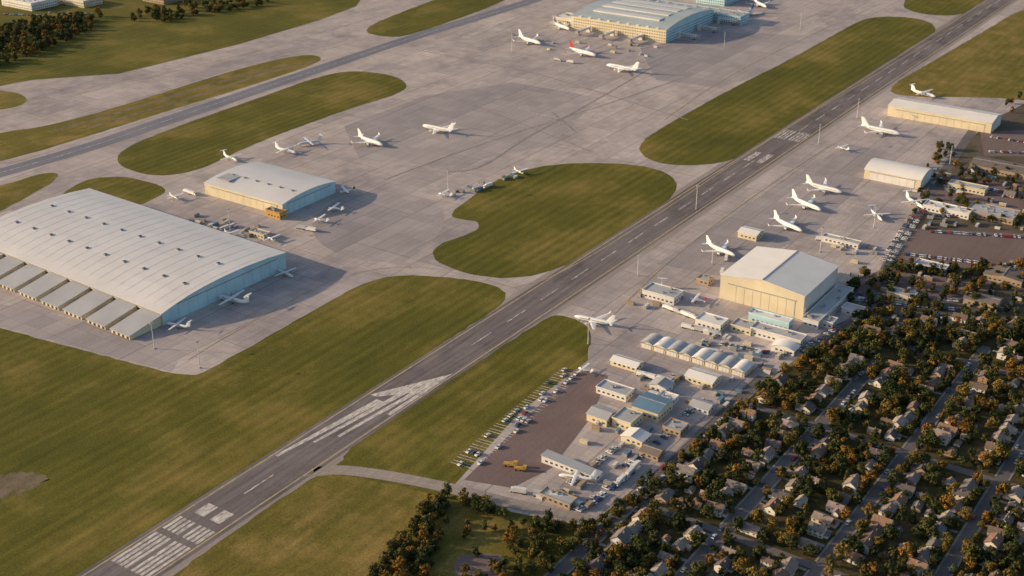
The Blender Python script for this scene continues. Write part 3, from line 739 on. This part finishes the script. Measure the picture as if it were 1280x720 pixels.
# ------------------------------------------------------------------ masts, fence
def mast_mesh(h):
    b=MB(); b.tube((0,0,0),(0,0,h),.35,.18,M_wallW,8); b.box(-1.6,1.6,-.25,.25,h-.3,h,M_trim)
    for x in (-1.4,-.5,.5,1.4): b.box(x-.3,x+.3,-.5,.1,h-.9,h-.3,M_wallW)
    b.box(-.8,.8,-.8,.8,0,.5,M_walk); return b.mesh('mast')
MAST=mast_mesh(22)
for q in ((797,345),(1071,148),(1025,315),(890,330),(1092,285),(193,436),(288,290),(560,240),(1187,205),(905,60),(640,66),(1000,38),(735,430),(870,262),(1023,180),(250,460)): 
    p=G(*q); put('apron_floodlight',MAST,(p.x,p.y,0),TH,random.uniform(.7,1))
def fence(a):
    b=MB(); P=[G(*q) for q in a]
    for p,q in zip(P[:-1],P[1:]):
        L=(q-p).length; n=max(1,int(L/4))
        for i in range(n):
            u=p.lerp(q,i/n); b.box(u.x-.06,u.x+.06,u.y-.06,u.y+.06,0,2.4,M_trim)
        d=(q-p).normalized(); nn=Vector((-d.y,d.x,0))*.03
        for z in (.4,1.2,2.2):
            b.hexa([(v.x,v.y,z) for v in (p-nn,q-nn,q+nn,p+nn)]+[(v.x,v.y,z+.07) for v in (p-nn,q-nn,q+nn,p+nn)],M_trim)
    put('perimeter_fence',b.mesh('fence'))
fence([(575,604),(640,635),(735,656),(955,480),(1010,443),(1062,402),(1105,330),(1150,255),(1187,190)])
def cont_mesh(m):
    b=MB(); b.box(-3,3,-1.2,1.2,.15,2.7,m)
    for i in range(12):
        b.box(-2.9+i*.5,-2.65+i*.5,-1.26,-1.2,.25,2.6,m); b.box(-2.9+i*.5,-2.65+i*.5,1.2,1.26,.25,2.6,m)
    b.box(-3.05,-3,-1.1,1.1,.25,2.6,M_trim); return b.mesh('cont')
CT=[cont_mesh(m) for m in (M_wallW,M_roofB,M_trim,M_wallT,M_wallC)]
for poly,n in [([(700,600),(780,560),(800,580),(730,640),(670,625)],18),([(800,470),(960,470),(900,520),(800,500)],24),([(870,415),(1000,440),(960,470),(860,430)],24),
 ([(230,265),(330,285),(320,300),(240,280)],20),([(560,240),(660,215),(640,225),(570,250)],12),([(1040,300),(1100,310),(1080,330),(1040,330)],14),([(1150,210),(1280,225),(1280,290),(1130,285)],50),([(1060,345),(1280,330),(1280,400),(1060,405)],50),([(780,360),(860,370),(850,392),(780,380)],10),([(640,40),(830,60),(820,75),(640,60)],18),([(740,480),(880,500),(800,570),(700,580)],16)]:
    for p in scatter(poly,n): put('storage_container',random.choice(CT),(p.x,p.y,.1),TH+random.choice((0,math.pi/2)),random.uniform(.6,1.0))
# ------------------------------------------------------------------ tree masses
tmass('distant_tree_belt',[(-120,110),(-120,40),(0,45),(60,28),(130,20),(125,34),(90,52),(60,62),(0,85)],420,1.1)
tmass('distant_tree_belt',[(150,25),(200,12),(320,0),(340,6),(260,20),(190,32)],90,.9)
tmass('distant_tree_belt',[(-50,40),(0,30),(100,18),(110,24),(20,40)],60,.8)
tmass('tree_belt',[(430,760),(480,700),(520,655),(540,618),(600,628),(640,650),(560,640),(550,680),(520,760)],130,.8)
tmass('tree_belt',[(640,655),(700,655),(735,665),(700,720),(660,720),(600,760)],60,.7)
tmass('hedge_row',[(725,668),(955,488),(965,494),(745,676)],90,.6)
for poly,n,ss in (([(1060,345),(1280,330),(1300,400),(1060,402)],130,.8),([(1160,200),(1280,210),(1300,290),(1140,275)],80,.7),([(1010,445),(1075,405),(1300,404),(1300,420),(1070,440)],140,.8),([(1175,180),(1200,182),(1200,200),(1165,205)],12,.7),([(1250,125),(1400,115),(1400,150),(1260,145)],40,.7),([(1120,325),(1280,346),(1280,356),(1110,340)],40,.7),([(540,650),(640,660),(620,740),(540,740)],14,.7)):
    for p in scatter(poly,n): tree(p,ss)
for q in ((1200,400),(1160,408),(1225,405),(1265,410),(1120,415),(1090,420),(1200,365),(1262,245),(1200,235),(1215,215),(1250,210)):
    p=G(*q); put('suburban_house',random.choice(HOUSES),(p.x,p.y,0),TH+random.choice((0,1.57)),.8)
# ------------------------------------------------------------------ light, camera
SE=R(16); az=Vector((1,-.12,0)).normalized()
d=Vector((az.x*math.cos(SE),az.y*math.cos(SE),-math.sin(SE)))
sl=bpy.data.lights.new('sun','SUN'); sl.energy=5; sl.angle=R(.5); sl.color=(1,.75,.47)
so=bpy.data.objects.new('sun',sl); so.rotation_euler=d.to_track_quat('-Z','Y').to_euler(); so.location=(0,0,500); col.objects.link(so)
w=bpy.data.worlds.new('World'); sc.world=w; w.use_nodes=True; nt=w.node_tree
sk=nt.nodes.new('ShaderNodeTexSky'); sk.sky_type='NISHITA'; sk.sun_disc=False; sk.sun_elevation=SE; sk.sun_rotation=math.atan2(-az.x,-az.y)%(2*math.pi); sk.dust_density=2.0
nt.links.new(sk.outputs[0],nt.nodes['Background'].inputs[0]); nt.nodes['Background'].inputs[1].default_value=.15
sc.view_settings.view_transform='Standard'; sc.view_settings.look='None'; sc.view_settings.exposure=0
cd=bpy.data.cameras.new('camera'); cd.sensor_width=36; cd.lens=36*FPX/1280; cd.clip_start=1; cd.clip_end=30000
cd.dof.use_dof=True; cd.dof.focus_distance=850; cd.dof.aperture_fstop=.035
co=bpy.data.objects.new('camera',cd); co.location=(0,0,CAM_H); co.rotation_euler=(math.pi/2-PITCH,0,0); col.objects.link(co); sc.camera=co
